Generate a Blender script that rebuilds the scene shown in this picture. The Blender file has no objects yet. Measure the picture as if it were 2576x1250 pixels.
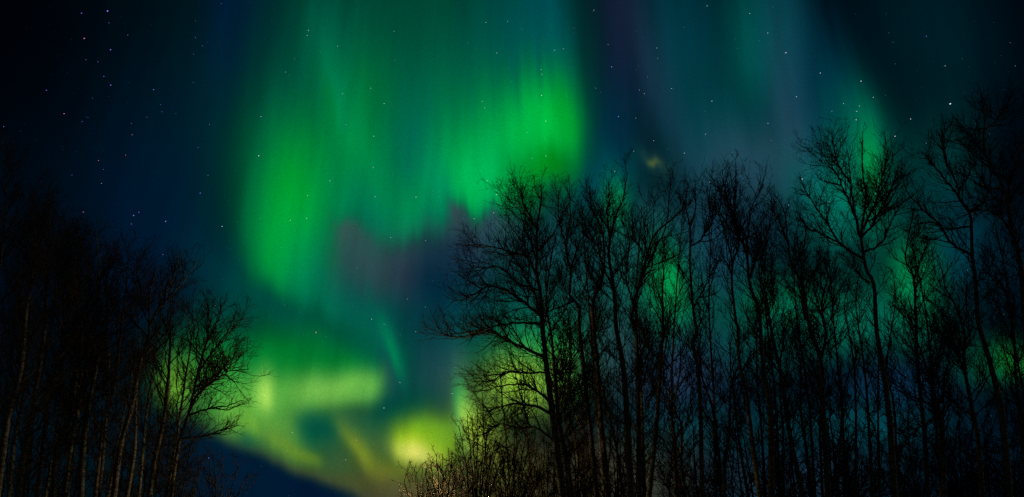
import bpy, math, random
import numpy as np
from mathutils import Vector

# ================================================================ camera, sky, exposure
scene = bpy.context.scene
COL = scene.collection
EYE = 1.6
PITCH = math.radians(20.0)
HFOV = math.radians(72.0)
FPX = 1288.0 / math.tan(HFOV / 2)          # focal length in reference-frame pixels (2576 wide)

cam = bpy.data.cameras.new('camera')
cam.sensor_fit = 'HORIZONTAL'
cam.angle = HFOV
cam.clip_start = 0.1
cam.clip_end = 20000
cam_o = bpy.data.objects.new('camera', cam)
COL.objects.link(cam_o)
cam_o.location = (0, 0, EYE)
cam_o.rotation_euler = (math.pi / 2 + PITCH, 0, 0)
scene.camera = cam_o

scene.view_settings.view_transform = 'Standard'
scene.view_settings.look = 'None'
scene.view_settings.exposure = 0
scene.view_settings.gamma = 1
scene.view_settings.use_curve_mapping = False
scene.cycles.max_bounces = 3
scene.cycles.diffuse_bounces = 2
scene.cycles.glossy_bounces = 1
scene.cycles.use_denoising = False


def ray(px, py):
    u = (px - 1288.0) / FPX
    v = (625.0 - py) / FPX
    return u, math.cos(PITCH) - v * math.sin(PITCH), math.sin(PITCH) + v * math.cos(PITCH)


def azel(px, py):
    x, y, z = ray(px, py)
    return math.atan2(x, y), math.atan2(z, math.hypot(x, y))


def at(px, py, depth):
    """World point seen at (px, py) that stands `depth` metres north of the camera."""
    x, y, z = ray(px, py)
    t = depth / y
    return np.array((x * t, depth, EYE + z * t))

# ---------------------------------------------------------------- the aurora: soft patches of light on the celestial sphere
# each row: centre (x, y of the reference frame, 2576 x 1250), colour, strength, widths left / right / up / down, lean, slope, sharpness
#   lean  = how far the ray's axis drifts sideways per unit of height, slope = how its lower border rises to the right
INF = 1e5
BASE = [(-600, (1, 14, 16)), (0, (0, 10, 22)), (250, (0, 20, 42)), (490, (0, 26, 54)), (590, (0, 36, 62)), (720, (0, 66, 68)),
        (900, (0, 84, 74)), (1150, (0, 84, 80)), (1330, (0, 78, 84)), (1470, (2, 52, 74)), (1600, (8, 56, 80)),
        (1750, (8, 68, 84)), (1900, (28, 74, 92)), (2050, (14, 72, 94)), (2170, (0, 80, 92)), (2290, (0, 70, 68)),
        (2420, (0, 56, 58)), (2500, (0, 36, 48)), (2576, (0, 18, 32)), (3200, (0, 10, 18))]
PATCHES = [
 # dark upper sky and corners
 (1100, -180, (0, 34, 44), .62, 900, 560, 900, 200, 0, 0, 2),
 (-110, 20, (0, 3, 10), .92, 900, 370, 900, 350, 0, 0, 2),
 (0, 700, (0, 15, 28), .6, 600, 200, 300, 500, 0, 0, 2),
 (1710, 120, (2, 52, 66), .95, 100, 110, 300, 160, -.1, 0, 2),
 (1980, 60, (8, 66, 78), .8, 70, 60, 300, 200, -.15, 0, 2),
 (1820, 330, (6, 66, 72), .7, 90, 120, 120, 120, -.15, 0, 2),
 (2680, -20, (0, 6, 12), .95, 150, 900, 900, 400, 0, 0, 2),
 (2350, 90, (0, 38, 46), .7, 170, 160, 300, 170, -.15, 0, 2),
 # navy sky left of the curtain, blue upper border
 (560, 80, (0, 16, 62), .7, 45, 120, 400, 260, .08, 0, 2),
 (430, 520, (0, 26, 56), .8, 190, 120, 260, 330, .1, 0, 2),
 (480, 330, (0, 20, 40), .6, 200, 60, 300, 200, .1, 0, 2),
 # the main green veil
 (1010, 270, (0, 104, 66), .85, 300, 400, 300, 330, 0, 0, 2),
 (690, 420, (0, 92, 72), .75, 60, 200, 230, 330, .1, 0, 2),
 (1180, 200, (0, 100, 72), .5, 200, 200, 140, 160, 0, 0, 2),
 (1000, 60, (0, 70, 52), .6, 160, 160, 120, 120, 0, 0, 2),
 (1340, 90, (0, 82, 88), .7, 130, 80, 200, 120, 0, 0, 2),
 (1420, 150, (0, 84, 96), .6, 60, 28, 220, 120, -.12, 0, 2),
 (820, 130, (0, 92, 82), .5, 60, 90, 160, 120, -.1, 0, 2),
 (880, 330, (0, 134, 62), .75, 44, 110, 170, 150, -.34, 0, 2),
 (858, 270, (0, 124, 92), .55, 12, 40, 110, 90, -.34, 0, 2),
 (905, 380, (0, 146, 74), .5, 14, 40, 70, 60, -.42, 0, 2),
 (940, 250, (0, 106, 50), .6, 40, 60, 110, 90, -.1, 0, 2),
 (770, 420, (0, 128, 52), .75, 110, 130, 130, 140, -.1, 0, 2),
 (930, 390, (0, 140, 66), .45, 70, 70, 110, 90, -.2, 0, 2),
 (1060, 400, (0, 88, 86), .75, 70, 60, 140, 90, -.12, 0, 2),
 (760, 550, (0, 140, 66), .8, 110, 90, 150, 150, 0, 0, 2),
 (900, 490, (0, 132, 84), .6, 110, 60, 70, 70, 0, 0, 2),
 (730, 500, (0, 160, 38), .75, 48, 62, 110, 140, .02, 0, 2),
 (715, 640, (0, 166, 62), .9, 72, 80, 120, 75, .05, 0, 2),
 (700, 650, (0, 170, 50), .4, 40, 30, 110, 60, .05, 0, 2),
 (790, 690, (0, 136, 78), .75, 70, 60, 110, 80, .05, -.3, 2),
 (860, 780, (0, 122, 86), .65, 100, 90, 60, 50, .0, -.5, 2),
 # the bright fold at the right edge of the veil
 (1300, 370, (0, 156, 74), .8, 150, 130, 120, 100, 0, .1, 2),
 (1180, 400, (0, 140, 72), .7, 65, 110, 130, 90, -.1, 0, 2),
 (1390, 330, (0, 192, 66), .95, 95, 66, 95, 85, -.16, 0, 2),
 (1350, 330, (0, 186, 70), .5, 120, 60, 70, 60, 0, .2, 2),
 (1436, 300, (0, 172, 40), .7, 40, 24, 110, 100, -.14, 0, 2),
 (1400, 425, (0, 140, 12), .85, 90, 58, 42, 40, -.1, .16, 2),
 (1200, 455, (0, 188, 84), .9, 85, 100, 90, 62, -.1, -.1, 2),
 (1230, 500, (0, 184, 88), .8, 40, 45, 80, 40, -.1, 0, 2),
 (1300, 470, (0, 120, 40), .45, 40, 50, 60, 70, 0, 0, 2),
 (1100, 480, (0, 146, 98), .8, 36, 34, 70, 66, .0, 0, 2),
 (1040, 560, (0, 152, 80), .85, 50, 50, 90, 44, .08, .1, 2),
 (985, 570, (0, 140, 84), .7, 44, 44, 90, 46, -.15, -.4, 2),
 (1085, 545, (0, 128, 84), .6, 40, 36, 50, 32, .0, .3, 2),
 (930, 540, (0, 108, 82), .5, 40, 40, 60, 40, 0, -.6, 2),
 # sharp right border of the fold: the darker violet sky beyond
 (1560, 130, (23, 30, 52), .92, 58, 80, 700, 210, -.08, 0, 2),
 (1540, 330, (4, 42, 64), .75, 50, 60, 140, 130, -.03, 0, 2),
 (1500, 470, (0, 56, 78), .8, 70, 50, 90, 60, 0, 0, 2),
 # grey and violet hollow under the fold
 (872, 570, (56, 84, 80), .9, 24, 60, 26, 60, 0, -.6, 2),
 (900, 650, (46, 76, 80), .88, 66, 110, 70, 90, 0, 0, 2),
 (1148, 520, (58, 66, 78), .85, 18, 40, 22, 80, 0, -.6, 2),
 (1225, 578, (58, 92, 90), .9, 110, 90, 28, 60, 0, 0, 2),
 (1020, 660, (46, 72, 78), .9, 100, 130, 34, 110, 0, .2, 2),
 (1135, 640, (26, 46, 64), .9, 60, 90, 66, 80, 0, .2, 2),
 (1040, 715, (50, 56, 72), .85, 60, 40, 60, 60, 0, 0, 2),
 (1115, 725, (4, 34, 54), .92, 70, 90, 80, 90, 0, 0, 2),
 (1180, 620, (34, 48, 68), .5, 50, 60, 60, 80, 0, 0, 2),
 (960, 800, (0, 92, 84), .55, 120, 70, 60, 60, 0, -.4, 2),
 (1090, 860, (2, 56, 66), .85, 80, 80, 80, 130, -.15, 0, 2),
 (1060, 960, (28, 68, 76), .7, 50, 80, 90, 70, -.1, 0, 2),
 (1130, 930, (40, 70, 80), .6, 50, 34, 90, 90, -.05, 0, 2),
 (1180, 800, (0, 66, 76), .6, 60, 80, 90, 90, 0, 0, 2),
 # dark lane from the left border down to the middle
 (560, 700, (0, 44, 62), .7, 90, 60, 100, 90, 0, -.3, 2),
 (690, 770, (0, 66, 64), .8, 120, 100, 46, 56, 0, -.5, 2),
 (830, 865, (0, 84, 66), .8, 110, 90, 40, 44, 0, -.5, 2),
 (1000, 905, (0, 84, 70), .5, 50, 40, 70, 60, -.2, 0, 2),
 # lower green glow
 (690, 890, (0, 122, 44), .9, 150, 150, 60, 90, 0, 0, 2),
 (560, 830, (0, 84, 70), .5, 80, 60, 70, 60, 0, 0, 2),
 (870, 920, (0, 122, 44), .8, 120, 80, 45, 70, 0, 0, 2),
 (940, 900, (0, 112, 66), .6, 30, 34, 70, 70, -.1, 0, 2),
 (905, 850, (0, 84, 70), .6, 50, 40, 40, 40, 0, -.4, 2),
 (560, 930, (10, 140, 60), .7, 90, 90, 60, 60, 0, 0, 2),
 # thin ray and its dark companion
 (984, 950, (22, 52, 70), .85, 22, 24, 100, 60, -.18, 0, 2),
 (975, 850, (4, 112, 84), .6, 30, 18, 70, 90, -.3, 0, 2),
 (992, 910, (0, 126, 78), .75, 9, 13, 90, 60, -.3, 0, 2),
 (975, 1000, (10, 66, 74), .7, 34, 60, 46, 36, 0, .3, 2),
 (740, 1080, (78, 138, 58), .9, 150, 110, 46, 70, 0, -.2, 2),
 (640, 1080, (90, 160, 60), .6, 60, 60, 60, 40, 0, -.4, 2),
 (720, 1150, (56, 98, 52), .85, 130, 90, 30, 60, 0, -.42, 2),
 # yellow-green bands
 (640, 985, (84, 172, 62), .9, 110, 190, 52, 80, 0, 0, 2),
 (850, 976, (116, 188, 76), .92, 110, 100, 36, 52, 0, .12, 4),
 (930, 975, (100, 184, 74), .7, 40, 22, 34, 30, 0, .3, 2),
 (668, 1000, (172, 224, 92), .9, 24, 22, 50, 34, 0, 0, 2),
 (590, 1040, (110, 180, 64), .6, 40, 40, 60, 60, 0, -.5, 2),
 (440, 985, (130, 190, 46), .85, 46, 70, 76, 62, 0, 0, 2),
 (500, 1000, (40, 120, 60), .5, 40, 40, 60, 60, 0, 0, 2),
 (555, 950, (40, 160, 60), .5, 50, 40, 50, 50, 0, 0, 2),
 # lower tangle
 (890, 1060, (46, 98, 62), .8, 70, 90, 26, 60, 0, 0, 2),
 (790, 1060, (34, 104, 64), .7, 40, 60, 24, 40, 0, 0, 2),
 (808, 1082, (6, 80, 62), .97, 52, 40, 36, 48, -.1, -.1, 4),
 (900, 1090, (40, 96, 60), .6, 30, 60, 40, 40, 0, 0, 2),
 (985, 1030, (0, 68, 60), .92, 56, 90, 34, 40, 0, .25, 2),
 (720, 1110, (92, 146, 56), .5, 20, 40, 40, 40, -.3, 0, 2),
 (780, 1148, (98, 138, 42), .85, 90, 34, 16, 22, 0, -.5, 2),
 (640, 1080, (112, 168, 54), .7, 22, 12, 40, 22, -.3, 0, 2),
 (622, 1112, (20, 88, 62), .7, 24, 28, 26, 20, 0, -.2, 2),
 (690, 1098, (96, 144, 52), .6, 14, 26, 30, 24, -.2, -.4, 2),
 (800, 1200, (88, 104, 40), .7, 90, 80, 12, 18, 0, -.4, 2),
 (850, 1170, (48, 92, 56), .85, 34, 46, 50, 40, 0, -.3, 2),
 (960, 1120, (60, 96, 54), .6, 60, 50, 50, 60, 0, 0, 2),
 (905, 1140, (124, 148, 40), .85, 20, 40, 46, 40, -.6, -.3, 2),
 (980, 1190, (116, 122, 38), .75, 70, 90, 30, 36, 0, -.2, 2),
 (870, 1235, (92, 104, 44), .7, 80, 60, 36, 60, 0, -.2, 2),
 (1020, 1235, (88, 86, 50), .85, 110, 160, 30, 90, 0, -.1, 2),
 # brightest patch
 (1065, 1082, (84, 150, 46), .9, 66, 110, 34, 70, 0, 0, 2),
 (1052, 1116, (160, 205, 20), .95, 56, 84, 38, 42, -.08, -.15, 4),
 (1115, 1105, (120, 180, 36), .65, 60, 50, 60, 50, 0, -.2, 2),
 (1046, 1140, (234, 238, 108), .97, 42, 50, 27, 28, -.1, -.25, 2),
 # upright ray beside the grove
 (1150, 960, (60, 84, 90), .5, 14, 24, 70, 60, -.05, 0, 2),
 (1157, 1010, (0, 130, 70), .8, 12, 24, 50, 60, -.1, 0, 2),
 (1170, 1050, (134, 200, 92), .9, 18, 26, 44, 60, -.12, 0, 2),
 (1200, 1090, (176, 214, 60), .9, 30, 44, 60, 60, -.2, 0, 2),
 # navy sky under the arc, lower left
 (740, 1198, (30, 40, 52), .75, 330, 200, 26, 60, 0, -.415, 2),
 (740, 1207, (2, 28, 48), 1., 330, INF, 20, 1500, 0, -.415, 4),
 (330, 1080, (0, 27, 36), .95, 400, 110, 90, 300, 0, -.2, 2),
 (800, 1250, (8, 20, 52), .5, 60, 60, 26, 60, 0, -.4, 2),
 (960, 1262, (78, 76, 50), .9, 50, 200, 20, 60, 0, 0, 2),
 # sky behind and above the right grove
 (1680, 260, (36, 54, 78), .65, 36, 50, 200, 140, -.35, 0, 2),
 (1890, 140, (0, 88, 82), .8, 60, 60, 200, 130, -.12, 0, 2),
 (1740, 330, (4, 70, 78), .5, 60, 60, 200, 140, -.2, 0, 2),
 (2010, 330, (42, 76, 98), .7, 60, 60, 240, 150, -.18, 0, 2),
 (1870, 420, (44, 78, 96), .75, 130, 150, 90, 130, 0, 0, 2),
 (1540, 440, (0, 74, 84), .6, 40, 60, 60, 50, 0, 0, 2),
 (2100, 230, (0, 50, 72), .7, 70, 60, 140, 120, -.1, 0, 2),
 (2190, 330, (0, 116, 88), .7, 80, 44, 110, 100, -.2, 0, 2),
 (2130, 500, (0, 138, 112), .8, 110, 100, 110, 130, 0, 0, 2),
 (2196, 420, (0, 158, 70), .85, 36, 28, 80, 110, -.08, 0, 2),
 (2380, 440, (0, 66, 62), .7, 130, 80, 160, 120, 0, 0, 2),
 (2420, 640, (4, 58, 74), .8, 130, 120, 120, 120, 0, 0, 2),
 (1552, 515, (0, 150, 80), .9, 38, 28, 60, 90, 0, 0, 2),
 (1640, 560, (30, 84, 92), .6, 60, 80, 60, 80, 0, 0, 2),
 (1800, 640, (28, 70, 92), .8, 130, 130, 110, 130, 0, 0, 2),
 (1560, 640, (30, 86, 92), .6, 100, 80, 70, 80, 0, 0, 2),
 (1400, 640, (24, 72, 84), .7, 130, 90, 90, 130, 0, 0, 2),
 (1500, 760, (26, 98, 92), .7, 140, 130, 110, 90, 0, 0, 2),
 (1700, 800, (10, 112, 86), .6, 110, 90, 120, 100, 0, 0, 2),
 (1690, 720, (0, 152, 70), .85, 60, 38, 90, 110, -.1, 0, 2),
 (1350, 800, (10, 96, 86), .7, 120, 100, 80, 70, 0, 0, 2),
 (1390, 880, (24, 160, 78), .88, 130, 80, 60, 60, 0, 0, 2),
 (1310, 965, (160, 214, 68), .97, 96, 96, 62, 70, 0, 0, 2),
 (1430, 940, (100, 190, 70), .6, 50, 40, 50, 50, 0, 0, 2),
 (1540, 900, (44, 84, 84), .8, 70, 70, 100, 100, 0, 0, 2),
 (1720, 940, (44, 60, 94), .8, 110, 130, 90, 100, 0, 0, 2),
 (1960, 780, (0, 120, 78), .85, 110, 160, 70, 80, 0, 0, 2),
 (1900, 880, (14, 92, 90), .6, 100, 120, 60, 60, 0, 0, 2),
 (2300, 720, (0, 144, 74), .85, 60, 60, 100, 110, 0, 0, 2),
 (2200, 830, (8, 104, 88), .6, 140, 140, 70, 60, 0, 0, 2),
 (2120, 800, (6, 118, 90), .6, 90, 120, 60, 60, 0, 0, 2),
 (2270, 970, (24, 54, 86), .8, 160, 130, 60, 60, 0, 0, 2),
 (2500, 930, (0, 104, 62), .7, 90, 60, 60, 40, 0, 0, 2),
 (2545, 915, (40, 150, 52), .7, 40, 44, 40, 30, 0, -.2, 2),
 (2150, 1070, (4, 82, 92), .8, 260, 200, 60, 70, 0, 0, 2),
 (1700, 1080, (14, 74, 84), .7, 140, 160, 60, 70, 0, 0, 2),
 (2000, 1200, (32, 58, 76), .8, 330, 260, 60, 200, 0, 0, 2),
 (1550, 1200, (70, 66, 48), .85, 330, 150, 90, 200, 0, 0, 2),
 (1250, 1180, (116, 122, 44), .6, 60, 90, 60, 80, 0, 0, 2),
 (2500, 1150, (2, 30, 44), .8, 130, 200, 80, 200, 0, 0, 2),
 (1645, 408, (44, 80, 72), .5, 30, 30, 24, 24, -.4, 0, 2),
 (1641, 410, (92, 108, 48), .6, 10, 9, 8, 9, -.4, .3, 2),
 (1648, 402, (84, 94, 50), .4, 8, 9, 8, 8, 0, 0, 2),
]

def srgb(c):
    return tuple(((v / 255 + .055) / 1.055) ** 2.4 if v > 10.3 else v / 255 / 12.92 for v in c)


def build_sky():
    w = bpy.data.worlds.new('World')
    scene.world = w
    w.use_nodes = True
    w.cycles.sampling_method = 'NONE'
    nt = w.node_tree
    nt.nodes.clear()
    N, L = nt.nodes, nt.links

    def put(sock, v):
        if isinstance(v, bpy.types.NodeSocket):
            L.new(v, sock)
        else:
            sock.default_value = v

    def m(op, a, b=0.0, c=0.0):
        n = N.new('ShaderNodeMath')
        n.operation = op
        put(n.inputs[0], a)
        put(n.inputs[1], b)
        put(n.inputs[2], c)
        return n.outputs[0]

    tc = N.new('ShaderNodeTexCoord')
    sep = N.new('ShaderNodeSeparateXYZ')
    L.new(tc.outputs['Generated'], sep.inputs[0])
    az = m('ARCTAN2', sep.outputs[0], sep.outputs[1])
    el = m('ARCSINE', sep.outputs[2])
    # slow wander of the rays, so that no patch is a perfect ellipse
    plain = N.new('ShaderNodeCombineXYZ')
    put(plain.inputs[0], az)
    put(plain.inputs[1], m('MULTIPLY', el, .35))

    def noise(scale, detail, vec):
        n = N.new('ShaderNodeTexNoise')
        n.inputs['Scale'].default_value = scale
        n.inputs['Detail'].default_value = detail
        L.new(vec, n.inputs['Vector'])
        return n
    wob = noise(16, 2, plain.outputs[0])
    ws = N.new('ShaderNodeSeparateColor')
    L.new(wob.outputs['Color'], ws.inputs[0])
    azw = m('MULTIPLY_ADD', m('SUBTRACT', ws.outputs[0], .5), .014, az)
    elw = m('MULTIPLY_ADD', m('SUBTRACT', ws.outputs[1], .5), .014, el)
    # field-aligned rays: the feet of the curtains hang at uneven heights
    rv = N.new('ShaderNodeCombineXYZ')
    put(rv.inputs[0], m('MULTIPLY_ADD', el, .06, az))
    put(rv.inputs[1], m('MULTIPLY', el, .05))
    foot = noise(26, 3, rv.outputs[0])
    reach = N.new('ShaderNodeMapRange')
    reach.interpolation_type = 'SMOOTHSTEP'
    put(reach.inputs[0], el)
    reach.inputs[1].default_value = math.radians(7)
    reach.inputs[2].default_value = math.radians(24)
    reach.inputs[3].default_value = .012
    reach.inputs[4].default_value = .085
    elw = m('MULTIPLY_ADD', m('SUBTRACT', foot.outputs[0], .5), reach.outputs[0], elw)
    cv = N.new('ShaderNodeCombineXYZ')
    put(cv.inputs[0], azw)
    put(cv.inputs[1], elw)
    cv.inputs[2].default_value = 1
    V = cv.outputs[0]

    # broad sky colour round the horizon
    mr = N.new('ShaderNodeMapRange')
    a0, a1 = -1.25, 1.25
    put(mr.inputs[0], az)
    mr.inputs[1].default_value = a0
    mr.inputs[2].default_value = a1
    ramp = N.new('ShaderNodeValToRGB')
    L.new(mr.outputs[0], ramp.inputs[0])
    cr = ramp.color_ramp
    cr.interpolation = 'EASE'
    for i, (x, c) in enumerate(BASE):
        pos = (azel(x, 560)[0] - a0) / (a1 - a0)
        pos = min(max(pos, 0), 1)
        e = cr.elements[0] if i == 0 else cr.elements[1] if i == len(BASE) - 1 else cr.elements.new(pos)
        e.position = pos
        e.color = (c[0] / 255, c[1] / 255, c[2] / 255, 1)
    acc = ramp.outputs[0]

    def dot(r):
        n = N.new('ShaderNodeVectorMath')
        n.operation = 'DOT_PRODUCT'
        L.new(V, n.inputs[0])
        n.inputs[1].default_value = r
        return n.outputs['Value']

    for (cx, cy, c, s, wl, wr, wu, wd, lean, slope, p) in PATCHES:
        z0 = azel(cx, cy)
        zx = azel(cx + 4, cy)
        zy = azel(cx, cy - 4)
        J = np.array([[zx[0] - z0[0], zy[0] - z0[0]], [zx[1] - z0[1], zy[1] - z0[1]]]) / 4
        Ji = np.linalg.inv(J)
        rx = (Ji[0] - lean * Ji[1]) / wr
        ry = (Ji[1] - slope * Ji[0]) / wu
        x = dot((rx[0], rx[1], -(rx[0] * z0[0] + rx[1] * z0[1])))
        y = dot((ry[0], ry[1], -(ry[0] * z0[0] + ry[1] * z0[1])))
        if abs(wr - wl) > .01:
            x = m('MAXIMUM', x, m('MULTIPLY', x, -wr / wl))
        if abs(wu - wd) > .01:
            y = m('MAXIMUM', y, m('MULTIPLY', y, -wu / wd))
        x2, y2 = m('MULTIPLY', x, x), m('MULTIPLY', y, y)
        if p == 4:
            x2 = m('MULTIPLY', x2, x2)
        f = m('MULTIPLY', m('POWER', math.exp(-.7), m('ADD', x2, y2)), s)
        mx = N.new('ShaderNodeMix')
        mx.data_type = 'RGBA'
        put(mx.inputs[0], f)
        L.new(acc, mx.inputs[6])
        mx.inputs[7].default_value = (c[0] / 255, c[1] / 255, c[2] / 255, 1)
        acc = mx.outputs[2]
    # the aurora hangs in the north; a dim grey glow is added behind to lift the trunks
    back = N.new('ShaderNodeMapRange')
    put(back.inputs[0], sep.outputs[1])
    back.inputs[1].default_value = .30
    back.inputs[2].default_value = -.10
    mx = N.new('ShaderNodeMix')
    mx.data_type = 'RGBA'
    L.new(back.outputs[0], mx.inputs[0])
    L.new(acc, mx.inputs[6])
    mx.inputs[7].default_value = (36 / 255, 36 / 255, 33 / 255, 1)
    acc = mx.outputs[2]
    # faint upright rays and airglow grain
    ray_v = N.new('ShaderNodeCombineXYZ')
    put(ray_v.inputs[0], m('MULTIPLY_ADD', el, -.05, az))
    put(ray_v.inputs[1], m('MULTIPLY', el, .10))
    rn = noise(46, 3, ray_v.outputs[0])
    gn = noise(620, 1, tc.outputs['Generated'])
    k = m('MULTIPLY_ADD', m('SUBTRACT', rn.outputs[0], .5), .20, 1.0)
    k = m('MULTIPLY', k, m('MULTIPLY_ADD', m('SUBTRACT', gn.outputs[0], .5), .22, 1.0))
    sc = N.new('ShaderNodeVectorMath')
    sc.operation = 'SCALE'
    L.new(acc, sc.inputs[0])
    put(sc.inputs['Scale'], k)
    # display value to scene light (polynomial fit of the sRGB curve)
    def vm(op, a, b, c=None):
        n = N.new('ShaderNodeVectorMath')
        n.operation = op
        for sock, v in zip(n.inputs, (a, b, c)):
            if v is None:
                continue
            if isinstance(v, float):
                sock.default_value = (v, v, v)
            else:
                L.new(v, sock)
        return n.outputs[0]
    c0 = sc.outputs[0]
    lin = vm('MULTIPLY', vm('MULTIPLY_ADD', vm('MULTIPLY_ADD', c0, .305306, .682171), c0, .012523), c0)
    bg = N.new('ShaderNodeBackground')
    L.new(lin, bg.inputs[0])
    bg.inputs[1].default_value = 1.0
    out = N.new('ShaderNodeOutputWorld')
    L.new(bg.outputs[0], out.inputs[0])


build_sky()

# ================================================================ materials
def material(name, lo, hi, scale, rough=.9, stretch=(1, 1, 1), bump=0.0):
    mt = bpy.data.materials.new(name)
    mt.use_nodes = True
    nt = mt.node_tree
    N, L = nt.nodes, nt.links
    b = N['Principled BSDF']
    b.inputs['Roughness'].default_value = rough
    b.inputs['Specular IOR Level'].default_value = .15
    tc = N.new('ShaderNodeTexCoord')
    mp = N.new('ShaderNodeMapping')
    mp.inputs['Scale'].default_value = stretch
    L.new(tc.outputs['Object'], mp.inputs[0])
    n = N.new('ShaderNodeTexNoise')
    n.inputs['Scale'].default_value = scale
    n.inputs['Detail'].default_value = 4
    L.new(mp.outputs[0], n.inputs['Vector'])
    r = N.new('ShaderNodeValToRGB')
    r.color_ramp.elements[0].position = .38
    r.color_ramp.elements[1].position = .62
    r.color_ramp.elements[0].color = (*lo, 1)
    r.color_ramp.elements[1].color = (*hi, 1)
    L.new(n.outputs[0], r.inputs[0])
    L.new(r.outputs[0], b.inputs['Base Color'])
    if bump:
        bp = N.new('ShaderNodeBump')
        bp.inputs['Strength'].default_value = bump
        bp.inputs['Distance'].default_value = .02
        L.new(n.outputs[0], bp.inputs['Height'])
        L.new(bp.outputs[0], b.inputs['Normal'])
    return mt


BARK = material('pale_bark', (.05, .046, .04), (.19, .18, .155), 3.0, stretch=(2, 2, 5), bump=.5)
TWIG = material('twig_bark', (.018, .015, .012), (.050, .042, .032), 6.0)
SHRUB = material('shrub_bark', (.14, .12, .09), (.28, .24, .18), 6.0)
EARTH = material('frosty_grass', (.02, .025, .012), (.07, .07, .045), .8)
METAL = material('lamp_metal', (.03, .03, .03), (.05, .05, .05), 8.0, rough=.5)


def emitter(name, colour, strength):
    mt = bpy.data.materials.new(name)
    mt.use_nodes = True
    nt = mt.node_tree
    nt.nodes.clear()
    e = nt.nodes.new('ShaderNodeEmission')
    e.inputs[0].default_value = (*colour, 1)
    e.inputs[1].default_value = strength
    o = nt.nodes.new('ShaderNodeOutputMaterial')
    nt.links.new(e.outputs[0], o.inputs[0])
    return mt


# ================================================================ mesh helpers
def raw_mesh(name, verts, quads, mat, parent=None, smooth=True, tris=None):
    me = bpy.data.meshes.new(name)
    nq = len(quads)
    nt_ = 0 if tris is None else len(tris)
    me.vertices.add(len(verts))
    me.vertices.foreach_set('co', np.ascontiguousarray(verts, np.float32).ravel())
    me.loops.add(nq * 4 + nt_ * 3)
    idx = np.ascontiguousarray(quads, np.int32).ravel()
    if nt_:
        idx = np.concatenate([idx, np.ascontiguousarray(tris, np.int32).ravel()])
    me.loops.foreach_set('vertex_index', idx)
    me.polygons.add(nq + nt_)
    st = np.arange(nq, dtype=np.int32) * 4
    if nt_:
        st = np.concatenate([st, nq * 4 + np.arange(nt_, dtype=np.int32) * 3])
    me.polygons.foreach_set('loop_start', st)
    me.polygons.foreach_set('use_smooth', np.full(nq + nt_, smooth))
    me.update(calc_edges=True)
    me.materials.append(mat)
    o = bpy.data.objects.new(name, me)
    COL.objects.link(o)
    if parent is not None:
        o.parent = parent
    return o


def unit(a):
    return a / np.maximum(np.linalg.norm(a, axis=-1, keepdims=True), 1e-9)


def tubes(paths, radii, sides):
    """paths (N,K,3), radii (N,K) -> verts, quads of N closed-tip tubes."""
    Nn, K, _ = paths.shape
    t = np.empty_like(paths)
    t[:, 1:-1] = paths[:, 2:] - paths[:, :-2]
    t[:, 0] = paths[:, 1] - paths[:, 0]
    t[:, -1] = paths[:, -1] - paths[:, -2]
    t = unit(t)
    ref = np.zeros((Nn, 1, 3))
    ref[:, 0, 1] = 1.0
    ref[np.abs(t[:, :, 1]).mean(1) > .85] = (1.0, 0, 0)
    a = unit(np.cross(t, np.broadcast_to(ref, t.shape)))
    b = np.cross(t, a)
    ang = np.arange(sides) * (2 * math.pi / sides)
    v = (paths[:, :, None] + radii[:, :, None, None] *
         (np.cos(ang)[:, None] * a[:, :, None] + np.sin(ang)[:, None] * b[:, :, None]))
    v = v.reshape(-1, 3)
    i = np.arange(Nn)[:, None, None] * (K * sides) + np.arange(K - 1)[None, :, None] * sides
    j = np.arange(sides)[None, None, :]
    j2 = (j + 1) % sides
    q = np.stack([i + j, i + j2, i + sides + j2, i + sides + j], -1).reshape(-1, 4)
    return v, q


class Bag:
    def __init__(self):
        self.v, self.q, self.n = [], [], 0

    def add(self, paths, radii, sides):
        if len(paths) == 0:
            return
        v, q = tubes(paths, radii, sides)
        self.v.append(v)
        self.q.append(q + self.n)
        self.n += len(v)

    def build(self, name, mat, parent, origin):
        return raw_mesh(name, np.concatenate(self.v) - origin, np.concatenate(self.q), mat, parent)


def smooth_path(pts, n):
    """Catmull-Rom through pts (M,3), n samples evenly spaced."""
    pts = np.asarray(pts, float)
    p = np.concatenate([[2 * pts[0] - pts[1]], pts, [2 * pts[-1] - pts[-2]]])
    out = []
    for i in range(len(pts) - 1):
        a, b, c, d = p[i:i + 4]
        for t in np.linspace(0, 1, 24, endpoint=False):
            out.append(.5 * (2 * b + (c - a) * t + (2 * a - 5 * b + 4 * c - d) * t * t + (3 * b - a - 3 * c + d) * t ** 3))
    out.append(pts[-1])
    out = np.array(out)
    s = np.concatenate([[0], np.cumsum(np.linalg.norm(np.diff(out, axis=0), axis=1))])
    u = np.linspace(0, s[-1], n)
    return np.stack([np.interp(u, s, out[:, k]) for k in range(3)], 1)


def sample(paths, idx, t):
    """points and tangents on paths[idx] at parameter t in 0..1"""
    K = paths.shape[1]
    f = np.clip(t, 0, .9999) * (K - 1)
    i = f.astype(int)
    a, b = paths[idx, i], paths[idx, i + 1]
    return a + (b - a) * (f - i)[:, None], unit(b - a), i, f - i


def grow(rng, p0, d0, length, K, jitter, lift):
    """N wandering branches from p0 along d0"""
    Nn = len(p0)
    out = np.empty((Nn, K, 3))
    out[:, 0] = p0
    d = d0.copy()
    step = (length / (K - 1))[:, None]
    for k in range(1, K):
        d = unit(d + rng.normal(0, jitter, (Nn, 3)) + np.array((0, 0, lift)))
        out[:, k] = out[:, k - 1] + d * step
    return out


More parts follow.
